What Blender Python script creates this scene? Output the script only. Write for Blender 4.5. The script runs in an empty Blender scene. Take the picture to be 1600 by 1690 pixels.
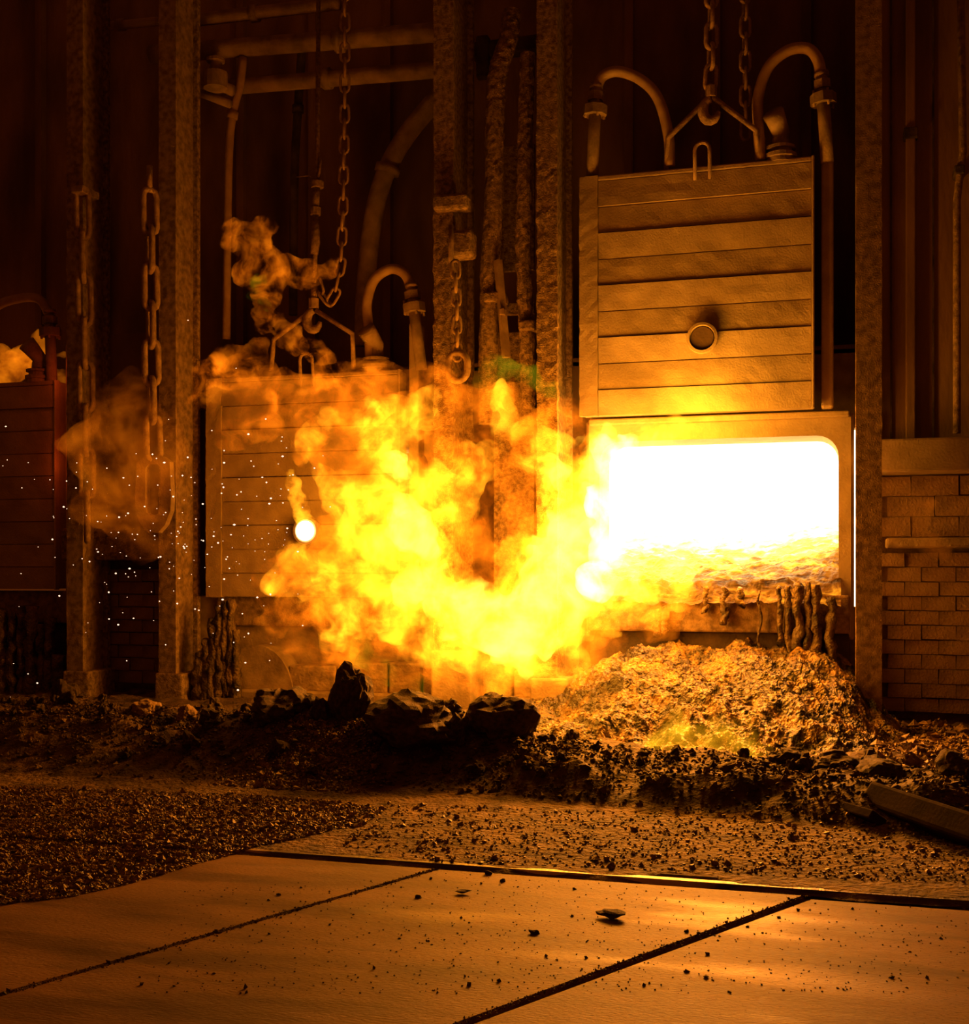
import bpy, bmesh, math, random
import numpy as np
from mathutils import Vector, Matrix, noise

random.seed(7)
S = bpy.context.scene
COL = S.collection
PI = math.pi

# ------------------------------------------------------------------ camera
F = 2000.0; EYE = 1.55; TH = math.radians(16.2); HOR = 945.0
cT, sT = math.cos(TH), math.sin(TH)
cam_d = bpy.data.cameras.new('camera'); cam = bpy.data.objects.new('camera', cam_d); COL.objects.link(cam)
cam.location = (0, 0, EYE); cam.rotation_euler = (PI / 2, 0, TH)
cam_d.sensor_fit = 'HORIZONTAL'; cam_d.sensor_width = 36.0
cam_d.lens = F / 1600 * 36; cam_d.shift_y = (HOR - 845) / 1600
cam_d.clip_end = 200
S.camera = cam

def P(px, py, Y):
    """world point seen at a pixel on the plane y = Y (design measurements from the photograph)"""
    u = (px - 800) / F; t = Y / (cT + u * sT)
    return Vector((t * (u * cT - sT), Y, EYE - (py - HOR) / F * t))
def PX(px, Y): return P(px, HOR, Y).x
def G(px, py, Z=0.0):
    u = (px - 800) / F; t = (EYE - Z) / ((py - HOR) / F)
    return Vector((t * (u * cT - sT), t * (cT + u * sT), Z))

# ------------------------------------------------------------------ world, light, exposure
W = bpy.data.worlds.new('world'); S.world = W; W.use_nodes = True
W.node_tree.nodes['Background'].inputs[0].default_value = (0.070, 0.0125, 0.0014, 1)
W.node_tree.nodes['Background'].inputs[1].default_value = 1.0
S.view_settings.view_transform = 'Standard'; S.view_settings.look = 'None'
S.view_settings.gamma = 1; S.view_settings.use_curve_mapping = False
S.view_settings.exposure = 0.0
cy = S.cycles
cy.transparent_max_bounces = 96; cy.max_bounces = 6; cy.diffuse_bounces = 3; cy.glossy_bounces = 2
cy.volume_bounces = 0; cy.sample_clamp_indirect = 4.0; cy.caustics_reflective = False; cy.caustics_refractive = False
cy.volume_max_steps = 512

FIRE = (1.0, 0.255, 0.008)
def area(name, loc, rot, sx, sy, power, col):
    d = bpy.data.lights.new(name, 'AREA'); d.shape = 'RECTANGLE'; d.size = sx; d.size_y = sy
    d.energy = power; d.color = col
    o = bpy.data.objects.new(name, d); o.location = loc; o.rotation_euler = rot; COL.objects.link(o); return o
def point(name, loc, power, r, col=FIRE):
    d = bpy.data.lights.new(name, 'POINT'); d.energy = power; d.color = col; d.shadow_soft_size = r
    o = bpy.data.objects.new(name, d); o.location = loc; COL.objects.link(o); return o
# the open port of the furnace and the body of the flame are what lights the hall
area('furnace_port_light', (-1.2, 11.66, 2.25), (-PI / 2 + 0.16, 0, 0), 1.7, .9, 470, (1.0, 0.25, 0.007))
for nm, q, e in (('flame_light', P(960, 850, 10.5), 75), ('flame_light', P(830, 1010, 10.1), 95),
                 ('flame_light', P(680, 880, 10.2), 24), ('flame_light', P(540, 900, 10.3), 3)):
    point(nm, q, e, 0.3)
point('flame_light', P(1140, 700, 11.2), 85, 0.3, (1.0, 0.38, 0.02))      # flame along the port top, made yellower and added to brighten the door bottom
for q in (620, 760): point('door_flame_light', P(104, q, 11.42), 1.4, 0.05, (1.0, 0.10, 0.008))

# ------------------------------------------------------------------ node helpers
def nm_mat(name):
    m = bpy.data.materials.new(name); m.use_nodes = True
    nt = m.node_tree; nt.nodes.clear(); return m, nt
def N(nt, t, **kw):
    n = nt.nodes.new(t)
    for k, v in kw.items():
        if hasattr(n, k): setattr(n, k, v)
        else: n.inputs[k].default_value = v
    return n
def L(nt, a, b): nt.links.new(a, b)

def surf(name, c1, c2, scale=6.0, rough=0.75, bump=0.4, bscale=30.0, metal=0.0, detail=6.0, dist=0.02, lo=0.35, hi=0.65, spec=0.5, stretch=(1, 1, 1), emit=None):
    m, nt = nm_mat(name)
    out = N(nt, 'ShaderNodeOutputMaterial'); b = N(nt, 'ShaderNodeBsdfPrincipled')
    tc = N(nt, 'ShaderNodeTexCoord'); mp = N(nt, 'ShaderNodeMapping'); mp.inputs['Scale'].default_value = stretch
    L(nt, tc.outputs['Object'], mp.inputs[0])
    n1 = N(nt, 'ShaderNodeTexNoise', Scale=scale, Detail=detail); L(nt, mp.outputs[0], n1.inputs['Vector'])
    r = N(nt, 'ShaderNodeValToRGB'); r.color_ramp.elements[0].position = lo; r.color_ramp.elements[1].position = hi
    r.color_ramp.elements[0].color = (*c1, 1); r.color_ramp.elements[1].color = (*c2, 1)
    L(nt, n1.outputs[0], r.inputs[0]); L(nt, r.outputs[0], b.inputs['Base Color'])
    n2 = N(nt, 'ShaderNodeTexNoise', Scale=bscale, Detail=5.0); L(nt, mp.outputs[0], n2.inputs['Vector'])
    bp = N(nt, 'ShaderNodeBump', Strength=bump, Distance=dist); L(nt, n2.outputs[0], bp.inputs['Height'])
    L(nt, bp.outputs[0], b.inputs['Normal'])
    mr = N(nt, 'ShaderNodeMapRange'); mr.inputs[3].default_value = max(0.05, rough - 0.12); mr.inputs[4].default_value = min(1, rough + 0.12)
    L(nt, n2.outputs[0], mr.inputs[0]); L(nt, mr.outputs[0], b.inputs['Roughness'])
    b.inputs['Metallic'].default_value = metal; b.inputs['Specular IOR Level'].default_value = spec
    L(nt, b.outputs[0], out.inputs[0])
    return m

def stain(m, sc=(.5, 1.9, 1), scale=1.9, lo=.47, hi=.68, k1=.8, dark=(.06, .036, .018), grit=.6, turn=.25):
    """dark trodden patches, fine grit and smoother worn streaks on the plates"""
    nt = m.node_tree; b = next(n for n in nt.nodes if n.type == 'BSDF_PRINCIPLED'); tc = next(n for n in nt.nodes if n.type == 'TEX_COORD')
    src = b.inputs['Base Color'].links[0].from_socket; rs = b.inputs['Roughness'].links[0].from_socket
    mp = N(nt, 'ShaderNodeMapping'); mp.inputs['Scale'].default_value = sc; mp.inputs['Rotation'].default_value = (0, 0, turn); L(nt, tc.outputs['Object'], mp.inputs[0])
    n1 = N(nt, 'ShaderNodeTexNoise', Scale=scale, Detail=9.0, Roughness=.65); L(nt, mp.outputs[0], n1.inputs['Vector'])
    n2 = N(nt, 'ShaderNodeTexNoise', Scale=70.0, Detail=3.0); L(nt, tc.outputs['Object'], n2.inputs['Vector'])
    k = N(nt, 'ShaderNodeMapRange'); k.inputs[1].default_value = lo; k.inputs[2].default_value = hi; k.inputs[4].default_value = k1; L(nt, n1.outputs[0], k.inputs[0])
    g = N(nt, 'ShaderNodeMapRange'); g.inputs[1].default_value = .58; g.inputs[2].default_value = .68; g.inputs[4].default_value = grit; L(nt, n2.outputs[0], g.inputs[0])
    mx = N(nt, 'ShaderNodeMath', operation='MAXIMUM'); L(nt, k.outputs[0], mx.inputs[0]); L(nt, g.outputs[0], mx.inputs[1])
    c = N(nt, 'ShaderNodeMix', data_type='RGBA'); L(nt, mx.outputs[0], c.inputs[0]); L(nt, src, c.inputs[6]); c.inputs[7].default_value = (*dark, 1)
    L(nt, c.outputs[2], b.inputs['Base Color'])
    n3 = N(nt, 'ShaderNodeTexNoise', Scale=1.3, Detail=6.0); L(nt, mp.outputs[0], n3.inputs['Vector'])
    w = N(nt, 'ShaderNodeMapRange'); w.inputs[1].default_value = .55; w.inputs[2].default_value = .68; w.inputs[3].default_value = 0; w.inputs[4].default_value = .17; L(nt, n3.outputs[0], w.inputs[0])
    su = N(nt, 'ShaderNodeMath', operation='SUBTRACT'); L(nt, rs, su.inputs[0]); L(nt, w.outputs[0], su.inputs[1]); L(nt, su.outputs[0], b.inputs['Roughness'])

M = {}
M['steel'] = surf('dusty_steel', (0.20, 0.14, 0.09), (0.42, 0.31, 0.2), 5, 0.8, 0.35, 45)
M['post'] = surf('crusted_post_steel', (0.13, 0.08, 0.05), (0.40, 0.28, 0.17), 24, 0.85, 0.9, 75, dist=0.02)
M['post2'] = surf('pitted_post_steel', (0.15, 0.095, 0.055), (0.36, 0.25, 0.155), 16, 0.85, 0.7, 80, dist=0.015)
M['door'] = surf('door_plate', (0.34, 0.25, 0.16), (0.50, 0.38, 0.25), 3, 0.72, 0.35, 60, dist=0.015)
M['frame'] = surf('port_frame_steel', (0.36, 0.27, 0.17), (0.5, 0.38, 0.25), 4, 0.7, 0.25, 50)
M['dark'] = surf('sooty_steel', (0.03, 0.02, 0.015), (0.11, 0.075, 0.05), 4, 0.85, 0.5, 30)
M['wall'] = surf('sooty_wall', (0.10, 0.06, 0.04), (0.26, 0.155, 0.1), 1.6, 0.9, 0.5, 20, stretch=(1, 1, .35))
M['hose'] = surf('rubber_hose', (0.36, 0.24, 0.14), (0.48, 0.34, 0.2), 8, 0.6, 0.15, 60)
M['chain'] = surf('chain_steel', (0.2, 0.13, 0.08), (0.42, 0.29, 0.18), 14, 0.7, 0.4, 60)
M['rope'] = surf('wire_rope', (0.14, 0.09, 0.06), (0.3, 0.2, 0.13), 30, 0.8, 0.6, 120)
M['brick'] = surf('sooty_brick', (0.17, 0.105, 0.06), (0.30, 0.19, 0.115), 5, 0.9, 0.5, 40)
M['soot_wall'] = surf('sooty_plate', (0.16, 0.10, 0.06), (0.36, 0.235, 0.145), 1.8, 0.9, 0.4, 24, stretch=(1, 1, .3))
M['beam'] = surf('dark_beam', (0.018, 0.011, 0.007), (0.05, 0.032, 0.02), 5, 0.88, 0.15, 40, spec=.08)
M['mortar'] = surf('mortar', (0.12, 0.075, 0.045), (0.2, 0.13, 0.08), 8, 0.95, 0.5, 40)
M['concrete'] = surf('concrete', (0.06, 0.04, 0.026), (0.12, 0.085, 0.055), 6, 0.8, 0.4, 30)
M['plate'] = surf('worn_floor_plate', (0.16, 0.10, 0.05), (0.32, 0.20, 0.10), 2.2, 0.62, 0.5, 60, dist=0.007, stretch=(.55, 1.5, 1), lo=.32, hi=.68, spec=.28)
stain(M['plate'])
M['rail'] = surf('polished_rail', (0.05, 0.035, 0.02), (0.5, 0.4, 0.3), 1.1, 0.45, 0.3, 40, metal=0.3, lo=.5, hi=.6, stretch=(1, .1, .1))
M['dirt'] = surf('slag_dirt', (0.06, 0.038, 0.022), (0.24, 0.165, 0.10), 4, 0.8, 1.0, 28, dist=0.05)
M['gravel'] = surf('gravel_chips', (0.05, 0.03, 0.02), (0.30, 0.2, 0.12), 22, 0.45, 0.5, 60)
M['rubble'] = surf('dark_rubble', (0.03, 0.018, 0.011), (0.13, 0.083, 0.048), 7, 0.75, 0.8, 40, dist=0.02)
M['block'] = surf('pale_block', (0.22, 0.15, 0.09), (0.42, 0.3, 0.18), 9, 0.8, 0.7, 30)
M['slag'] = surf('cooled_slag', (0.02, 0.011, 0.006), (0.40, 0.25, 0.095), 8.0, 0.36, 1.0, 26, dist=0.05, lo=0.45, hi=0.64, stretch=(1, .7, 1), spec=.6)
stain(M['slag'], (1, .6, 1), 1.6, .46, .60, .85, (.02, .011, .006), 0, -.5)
M['drip'] = surf('slag_drip', (0.03, 0.018, 0.01), (0.22, 0.15, 0.08), 8, 0.5, 1.0, 26, dist=0.04)
M['soot'] = surf('black_hole', (0.10, 0.06, 0.035), (0.16, 0.10, 0.06), 6, 0.9, 0.2, 40)

def emis(name, col, strength):
    m, nt = nm_mat(name); out = N(nt, 'ShaderNodeOutputMaterial')
    e = N(nt, 'ShaderNodeEmission'); e.inputs[0].default_value = (*col, 1); e.inputs[1].default_value = strength
    L(nt, e.outputs[0], out.inputs[0]); m.cycles.emission_sampling = 'NONE'; return m
M['hearth'] = emis('white_hot_hearth', (1.0, 0.62, 0.24), 7.0)
M['spark'] = emis('spark_glow', (1.0, 0.62, 0.4), 2.2)

def molten():
    """hot slag: glow falls from white at the hearth to dull orange at the lip, broken by crust"""
    m, nt = nm_mat('molten_slag'); out = N(nt, 'ShaderNodeOutputMaterial')
    tc = N(nt, 'ShaderNodeTexCoord'); mp = N(nt, 'ShaderNodeMapping'); mp.inputs['Scale'].default_value = (.55, 1, 1)
    L(nt, tc.outputs['Object'], mp.inputs[0])
    n = N(nt, 'ShaderNodeTexNoise', Scale=9.0, Detail=7.0, Distortion=0.8); L(nt, mp.outputs[0], n.inputs['Vector'])
    sx = N(nt, 'ShaderNodeSeparateXYZ'); L(nt, tc.outputs['Object'], sx.inputs[0])
    h = N(nt, 'ShaderNodeMapRange'); h.inputs[1].default_value = 11.70; h.inputs[2].default_value = 13.6; L(nt, sx.outputs[1], h.inputs[0])
    a = N(nt, 'ShaderNodeMath', operation='MULTIPLY_ADD'); L(nt, n.outputs[0], a.inputs[0]); a.inputs[1].default_value = 1.3; a.inputs[2].default_value = -0.56
    s = N(nt, 'ShaderNodeMath', operation='ADD'); L(nt, h.outputs[0], s.inputs[0]); L(nt, a.outputs[0], s.inputs[1])
    r = N(nt, 'ShaderNodeValToRGB'); el = r.color_ramp.elements
    el[0].position = 0.0; el[0].color = (0.03, 0.006, 0.0, 1); el[1].position = 0.95; el[1].color = (4, 3.0, 1.2, 1)
    for p, c in ((0.14, (0.3, 0.06, 0.002)), (0.3, (1.0, 0.3, 0.01)), (0.45, (1.8, 0.8, 0.03)), (0.65, (2.4, 1.6, 0.2))):
        q = el.new(p); q.color = (*c, 1)
    L(nt, s.outputs[0], r.inputs[0])
    b = N(nt, 'ShaderNodeBsdfPrincipled'); b.inputs['Base Color'].default_value = (0.05, 0.03, 0.02, 1); b.inputs['Roughness'].default_value = .45
    L(nt, r.outputs[0], b.inputs['Emission Color']); b.inputs['Emission Strength'].default_value = 1.0
    bp = N(nt, 'ShaderNodeBump', Strength=1.0, Distance=.05); L(nt, n.outputs[0], bp.inputs['Height']); L(nt, bp.outputs[0], b.inputs['Normal'])
    L(nt, b.outputs[0], out.inputs[0]); m.cycles.emission_sampling = 'NONE'; return m
M['molten'] = molten()

def fire(name, col_lo, col_hi, strength, lo, hi, scale=2.6, warp=0.35, step=0.12, detail=6.0, smoke=0.0):
    """glowing gas: emission follows a warped turbulent density"""
    m, nt = nm_mat(name); out = N(nt, 'ShaderNodeOutputMaterial')
    tc = N(nt, 'ShaderNodeTexCoord')
    w = N(nt, 'ShaderNodeTexNoise', Scale=scale * 0.6, Detail=2.0); L(nt, tc.outputs['Object'], w.inputs['Vector'])
    sb = N(nt, 'ShaderNodeVectorMath', operation='SUBTRACT'); L(nt, w.outputs['Color'], sb.inputs[0]); sb.inputs[1].default_value = (.5, .5, .5)
    sc = N(nt, 'ShaderNodeVectorMath', operation='SCALE'); L(nt, sb.outputs[0], sc.inputs[0]); sc.inputs['Scale'].default_value = warp
    ad = N(nt, 'ShaderNodeVectorMath', operation='ADD'); L(nt, tc.outputs['Object'], ad.inputs[0]); L(nt, sc.outputs[0], ad.inputs[1])
    n = N(nt, 'ShaderNodeTexNoise', Scale=scale, Detail=detail, Roughness=0.68); L(nt, ad.outputs[0], n.inputs['Vector'])
    mr = N(nt, 'ShaderNodeMapRange', interpolation_type='SMOOTHSTEP'); mr.inputs[1].default_value = lo; mr.inputs[2].default_value = hi
    L(nt, n.outputs[0], mr.inputs[0])
    mx = N(nt, 'ShaderNodeMix', data_type='RGBA'); L(nt, mr.outputs[0], mx.inputs[0])
    mx.inputs[6].default_value = (*col_lo, 1); mx.inputs[7].default_value = (*col_hi, 1)
    st = N(nt, 'ShaderNodeMath', operation='MULTIPLY'); L(nt, mr.outputs[0], st.inputs[0]); st.inputs[1].default_value = strength
    e = N(nt, 'ShaderNodeEmission'); L(nt, mx.outputs[2], e.inputs[0]); L(nt, st.outputs[0], e.inputs[1])
    L(nt, e.outputs[0], out.inputs['Volume'])
    m.cycles.volume_step_rate = step
    return m
ORA = (1.0, 0.22, 0.004); YEL = (1.0, 0.42, 0.012); PALE = (1.0, 0.66, 0.06)
M['f_env'] = fire('flame_envelope', (1.0, 0.15, 0.002), ORA, 3.3, 0.43, 0.67, 3.6, 0.6, step=.1, detail=9)
M['f_mid'] = fire('flame_body', ORA, YEL, 9.0, 0.405, 0.665, 3.5, 0.55, step=.08, detail=9)
M['f_core'] = fire('flame_core', YEL, PALE, 11.5, 0.36, 0.64, 3.4, 0.5, detail=8)
M['f_root'] = fire('flame_root', PALE, (1.0, .8, .3), 16.0, 0.34, 0.62, 3.2, 0.4)
M['f_wisp'] = fire('flame_wisp', (1.0, 0.15, 0.002), (1.0, .22, .004), 4.0, 0.44, 0.68, 5, 0.4)
M['f_puff'] = fire('flame_puff', (1.0, 0.15, 0.002), (1.0, .21, .004), 0.95, 0.36, 0.7, 2.6, 0.5)  # orange light on the puff and the smoke is put in as emission
M['f_green'] = fire('green_flame', (0.40, 0.42, 0.006), (0.5, 0.5, 0.01), 1.6, 0.36, 0.66, 4.5, 0.3)
M['f_jet'] = fire('flame_jet', ORA, YEL, 12.0, 0.36, 0.6, 7.0, 0.15)
M['f_tongue'] = fire('flame_tongue', (1.0, 0.15, 0.002), (1.0, .26, .005), 3.4, 0.34, 0.66, 4.0, 0.4)
M['f_glow'] = fire('slag_vapour', (1.0, 0.34, 0.006), (1.0, .48, .012), 3.2, 0.36, 0.66, 3.5, 0.3)  # emission standing in for the yellow bright spot on the mound

# ------------------------------------------------------------------ object helpers
def link(name, me, mat=None, parent=None, loc=(0, 0, 0), smooth=False):
    o = bpy.data.objects.new(name, me); COL.objects.link(o); o.location = loc
    if mat is not None and not me.materials: me.materials.append(mat)
    if parent: o.parent = parent
    if smooth: me.shade_smooth()
    return o
def obj(name, bm, mat, parent=None, smooth=False):
    me = bpy.data.meshes.new(name); bmesh.ops.recalc_face_normals(bm, faces=bm.faces); bm.to_mesh(me); bm.free()
    return link(name, me, mat, parent, smooth=smooth)
def tag(o, label=None, cat=None, group=None, kind=None):
    if label: o['label'] = label
    if cat: o['category'] = cat
    if group: o['group'] = group
    if kind: o['kind'] = kind
    return o
def thing(name, label, cat, group=None, loc=(0, 0, 0)):
    o = bpy.data.objects.new(name, None); COL.objects.link(o); o.location = loc; o.empty_display_size = .1
    return tag(o, label, cat, group)
def box(bm, x0, x1, y0, y1, z0, z1, bev=0.0):
    r = bmesh.ops.create_cube(bm, size=1.0)
    vs = r['verts']
    for v in vs:
        v.co = Vector(((x0 + x1) / 2 + v.co.x * (x1 - x0), (y0 + y1) / 2 + v.co.y * (y1 - y0), (z0 + z1) / 2 + v.co.z * (z1 - z0)))
    if bev > 0:
        es = list({e for v in vs for e in v.link_edges})
        bmesh.ops.bevel(bm, geom=es, offset=bev, segments=2, affect='EDGES', profile=0.5)
    return bm
def bxo(name, mat, x0, x1, y0, y1, z0, z1, parent=None, bev=0.01):
    return obj(name, box(bmesh.new(), x0, x1, y0, y1, z0, z1, bev), mat, parent)
def tube(bm, pts, r, seg=10, closed=False, cap=True):
    pts = [Vector(p) for p in pts]; n = len(pts); rs = r if isinstance(r, (list, tuple)) else [r] * n
    rings = []; up = None
    for i, p in enumerate(pts):
        a = pts[(i - 1) % n] if (closed or i > 0) else p; b = pts[(i + 1) % n] if (closed or i < n - 1) else p
        t = (b - a).normalized()
        if up is None:
            up = Vector((0, 1, 0)) if abs(t.y) < .8 else Vector((1, 0, 0))
        up = (up - t * up.dot(t)).normalized(); sd = t.cross(up)
        rings.append([bm.verts.new(p + (up * math.cos(2 * PI * k / seg) + sd * math.sin(2 * PI * k / seg)) * rs[i]) for k in range(seg)])
    for i in range(n if closed else n - 1):
        A, B = rings[i], rings[(i + 1) % n]
        for k in range(seg): bm.faces.new((A[k], A[(k + 1) % seg], B[(k + 1) % seg], B[k]))
    if cap and not closed: bm.faces.new(rings[0][::-1]); bm.faces.new(rings[-1])
    return bm
def smoothpath(pts, k=6):
    pts = [Vector(p) for p in pts]; out = []
    q = [pts[0] * 2 - pts[1]] + pts + [pts[-1] * 2 - pts[-2]]
    for i in range(1, len(q) - 2):
        for j in range(k):
            t = j / k; a, b, c, d = q[i - 1], q[i], q[i + 1], q[i + 2]
            out.append(0.5 * (2 * b + (c - a) * t + (2 * a - 5 * b + 4 * c - d) * t * t + (3 * b - a - 3 * c + d) * t ** 3))
    out.append(pts[-1]); return out
def tubo(name, mat, pts, r, parent=None, seg=10, sm=0):
    return obj(name, tube(bmesh.new(), smoothpath(pts, sm) if sm else pts, r, seg), mat, parent, smooth=True)
def lathe(bm, c, prof, seg=20, axis='Z'):
    rings = []
    for r, h in prof:
        ring = []
        for k in range(seg):
            a = 2 * PI * k / seg
            v = Vector((r * math.cos(a), r * math.sin(a), h)) if axis == 'Z' else Vector((r * math.cos(a), h, r * math.sin(a)))
            ring.append(bm.verts.new(Vector(c) + v))
        rings.append(ring)
    for A, B in zip(rings, rings[1:]):
        for k in range(seg): bm.faces.new((A[k], A[(k + 1) % seg], B[(k + 1) % seg], B[k]))
    bm.faces.new(rings[0]); bm.faces.new(rings[-1]); return bm
def fbm(p, o=5): return noise.fractal(p, 1.0, 2.0, o)
def crust(name, mat, x0, x1, y0, y1, z0, z1, parent=None, res=0.05, amp=0.012, fade=None):
    """a box of fine cells whose faces carry the built-up crust of dust"""
    bm = bmesh.new(); n = [max(1, min(140, round((b - a) / res))) for a, b in ((x0, x1), (y0, y1), (z0, z1))]
    lo = (x0, y0, z0); hi = (x1, y1, z1); cache = {}
    def V(i, j, k):
        key = (i, j, k)
        if key not in cache:
            p = Vector([lo[a] + (hi[a] - lo[a]) * key[a] / n[a] for a in range(3)])
            d = Vector([(-1 if key[a] == 0 else (1 if key[a] == n[a] else 0)) for a in range(3)])
            am = amp * (fade(p.z) if fade else 1)
            cache[key] = bm.verts.new(p + d * (fbm(p * 14 + Vector((x0, 0, 0)), 4) * am))
        return cache[key]
    for a in range(3):
        b, c = [q for q in range(3) if q != a]
        for side in (0, n[a]):
            for i in range(n[b]):
                for j in range(n[c]):
                    ks = []
                    for di, dj in ((0, 0), (1, 0), (1, 1), (0, 1)):
                        k = [0, 0, 0]; k[a] = side; k[b] = i + di; k[c] = j + dj; ks.append(V(*k))
                    bm.faces.new(ks)
    return obj(name, bm, mat, parent)
def rock_mesh(name, seed, sub=3, amp=0.35, sq=(1, 1, 1), freq=1.3):
    bm = bmesh.new(); bmesh.ops.create_icosphere(bm, subdivisions=sub, radius=1.0)
    off = Vector((seed * 7.3, seed * 3.1, seed * 1.7))
    for v in bm.verts:
        p = v.co.copy(); d = 1 + amp * fbm(p * freq + off, 4) + amp * .6 * (noise.cell(p * 1.1 + off) - .5)
        v.co = Vector((p.x * sq[0], p.y * sq[1], p.z * sq[2])) * d
    me = bpy.data.meshes.new(name); bm.to_mesh(me); bm.free(); return me

# ------------------------------------------------------------------ floor and plates
YR = 6.12                                   # the rail runs parallel to the furnace here
floor = tag(bxo('floor', M['concrete'], -26, 9, -2, 16, -0.6, -0.03, bev=0), 'dark concrete working floor below the steel plates', kind='structure')
def plate(pts, z=0.0, th=0.03):
    bm = bmesh.new(); top = []; low = []
    c = sum((Vector((p[0], p[1], 0)) for p in pts), Vector()) / len(pts)
    n = len(pts); bev = 0.012
    for p in pts:
        v = Vector((p[0], p[1], 0)); d = (c - v).normalized()
        low.append(bm.verts.new((v.x, v.y, z - th))); top.append((bm.verts.new((v.x, v.y, z - bev)), bm.verts.new((v.x + d.x * bev, v.y + d.y * bev, z))))
    bm.faces.new([t[1] for t in top])
    for i in range(n):
        j = (i + 1) % n
        bm.faces.new((low[i], low[j], top[j][0], top[i][0])); bm.faces.new((top[i][0], top[j][0], top[j][1], top[i][1]))
    return obj('floor_plate', bm, M['plate'], floor)
g = lambda x, y: tuple(G(x, y)[:2])
SA1, SA2 = G(695, 1442), G(60, 1625)        # seam between the left and the middle plate
SB1, SB2 = G(1318, 1483), G(1000, 1600)     # seam between the middle and the right plate
def ext(a, b, y): return a.x + (b.x - a.x) * (y - a.y) / (b.y - a.y)
yb = YR - 0.10; yn = .8; w = .014
A0, A1, B0, B1 = ext(SA1, SA2, yb), ext(SA1, SA2, yn), ext(SB1, SB2, yb), ext(SB1, SB2, yn)
plate([(-9.5, yb), (A0 - w, yb), (A1 - w, yn), (-9.5, yn)])
plate([(A0 + w, yb), (B0 - w, yb), (B1 - w, yn), (A1 + w, yn)])
plate([(B0 + w, yb - .06), (6.5, yb - .06), (6.5, yn), (B1 + w, yn)])
rail = thing('floor_rail', 'long steel rail set in the floor between plates and dirt', 'rail')
bxo('rail_head', M['rail'], -9, 6.5, YR - .03, YR + .03, -.03, 0.010, rail, .006)
bxo('guard_strip', M['dark'], -9, 6.5, YR + .09, YR + .15, -.03, 0.008, rail, .006)

# ------------------------------------------------------------------ dirt bank
def sstep(a, b, x): t = max(0, min(1, (x - a) / (b - a))); return t * t * (3 - 2 * t)
def lerpt(tab, x):
    if x <= tab[0][0]: return tab[0][1]
    for (a, u), (b, v) in zip(tab, tab[1:]):
        if x <= b: return u + (v - u) * (x - a) / (b - a)
    return tab[-1][1]
RIDGE = [(-9, .34), (-6.2, .38), (-5.2, .34), (-4.2, .40), (-3.4, .46), (-2.6, .42), (-2.1, .26), (-1.4, .2), (0, .2), (1.5, .22)]
RIDGE_Y = [(-9, 9.0), (-5, 9.0), (-3, 8.9), (-1.5, 8.75), (1.5, 8.4)]
FRONT = [(-9, 7.4), (-5, 7.7), (-3.3, 7.95), (-2.4, 7.85), (-1, 7.6), (1.5, 7.2)]
def ground(x, y):
    yr = lerpt(RIDGE_Y, x); yf = lerpt(FRONT, x); h = lerpt(RIDGE, x)
    e = sstep(yf, yf + (.55 if x > -2.2 else 1.1), y); back = 1 - .45 * sstep(yr, yr + 1.0, y)
    p = Vector((x, y, 0))
    b = h * e * back
    b += fbm(p * 2.6, 5) * .07 * e + fbm(p * 9, 4) * .012 * sstep(6.3, 7.0, y)
    return b + .012 + .02 * sstep(6.25, 6.6, y)
def height(name, x0, x1, y0, y1, nx, ny, f, mat, skirt=None):
    vs = []; fs = []
    for j in range(ny + 1):
        for i in range(nx + 1):
            x = x0 + (x1 - x0) * i / nx; y = y0 + (y1 - y0) * j / ny
            q = f(x, y); vs.append(q if isinstance(q, tuple) else (x, y, q))
    for j in range(ny):
        for i in range(nx):
            a = j * (nx + 1) + i; fs.append((a, a + 1, a + nx + 2, a + nx + 1))
    me = bpy.data.meshes.new(name); me.from_pydata(vs, [], fs); o = link(name, me, mat); return o
def edge(x, y):
    # the dirt thins out towards the rail; on the left it spills over the plates
    return ground(x, y)
def strip(x, q):
    bare = max(math.exp(-((x + .72) / .2) ** 4), math.exp(-((x - .95) / .38) ** 4))
    ys = 6.04 + .07 * fbm(Vector((x * 2.3, 4, 0)), 4) + .16 * bare
    y = ys + (lerpt(FRONT, x) + .12 + .08 * fbm(Vector((x * 3, 0, 0)), 3) - ys) * q
    return (x, y, ground(x, y) - .026 * (1 - sstep(0, .05, q)))
def bankf(x, q):
    y0 = lerpt(FRONT, x) + .12 + .08 * fbm(Vector((x * 3, 0, 0)), 3); y = y0 + (12.1 - y0) * q; return (x, y, ground(x, y))
tag(height('dirt_ground', -10, 5, 0, 1, 420, 60, strip, M['dirt']), 'trodden brown dirt between the rail and the rubble bank', 'dirt', kind='stuff')
tag(height('rubble_bank', -10, 5, 0, 1, 300, 130, bankf, M['rubble']), 'dark bank of slag rubble before the furnace', 'rubble', kind='stuff')

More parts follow.
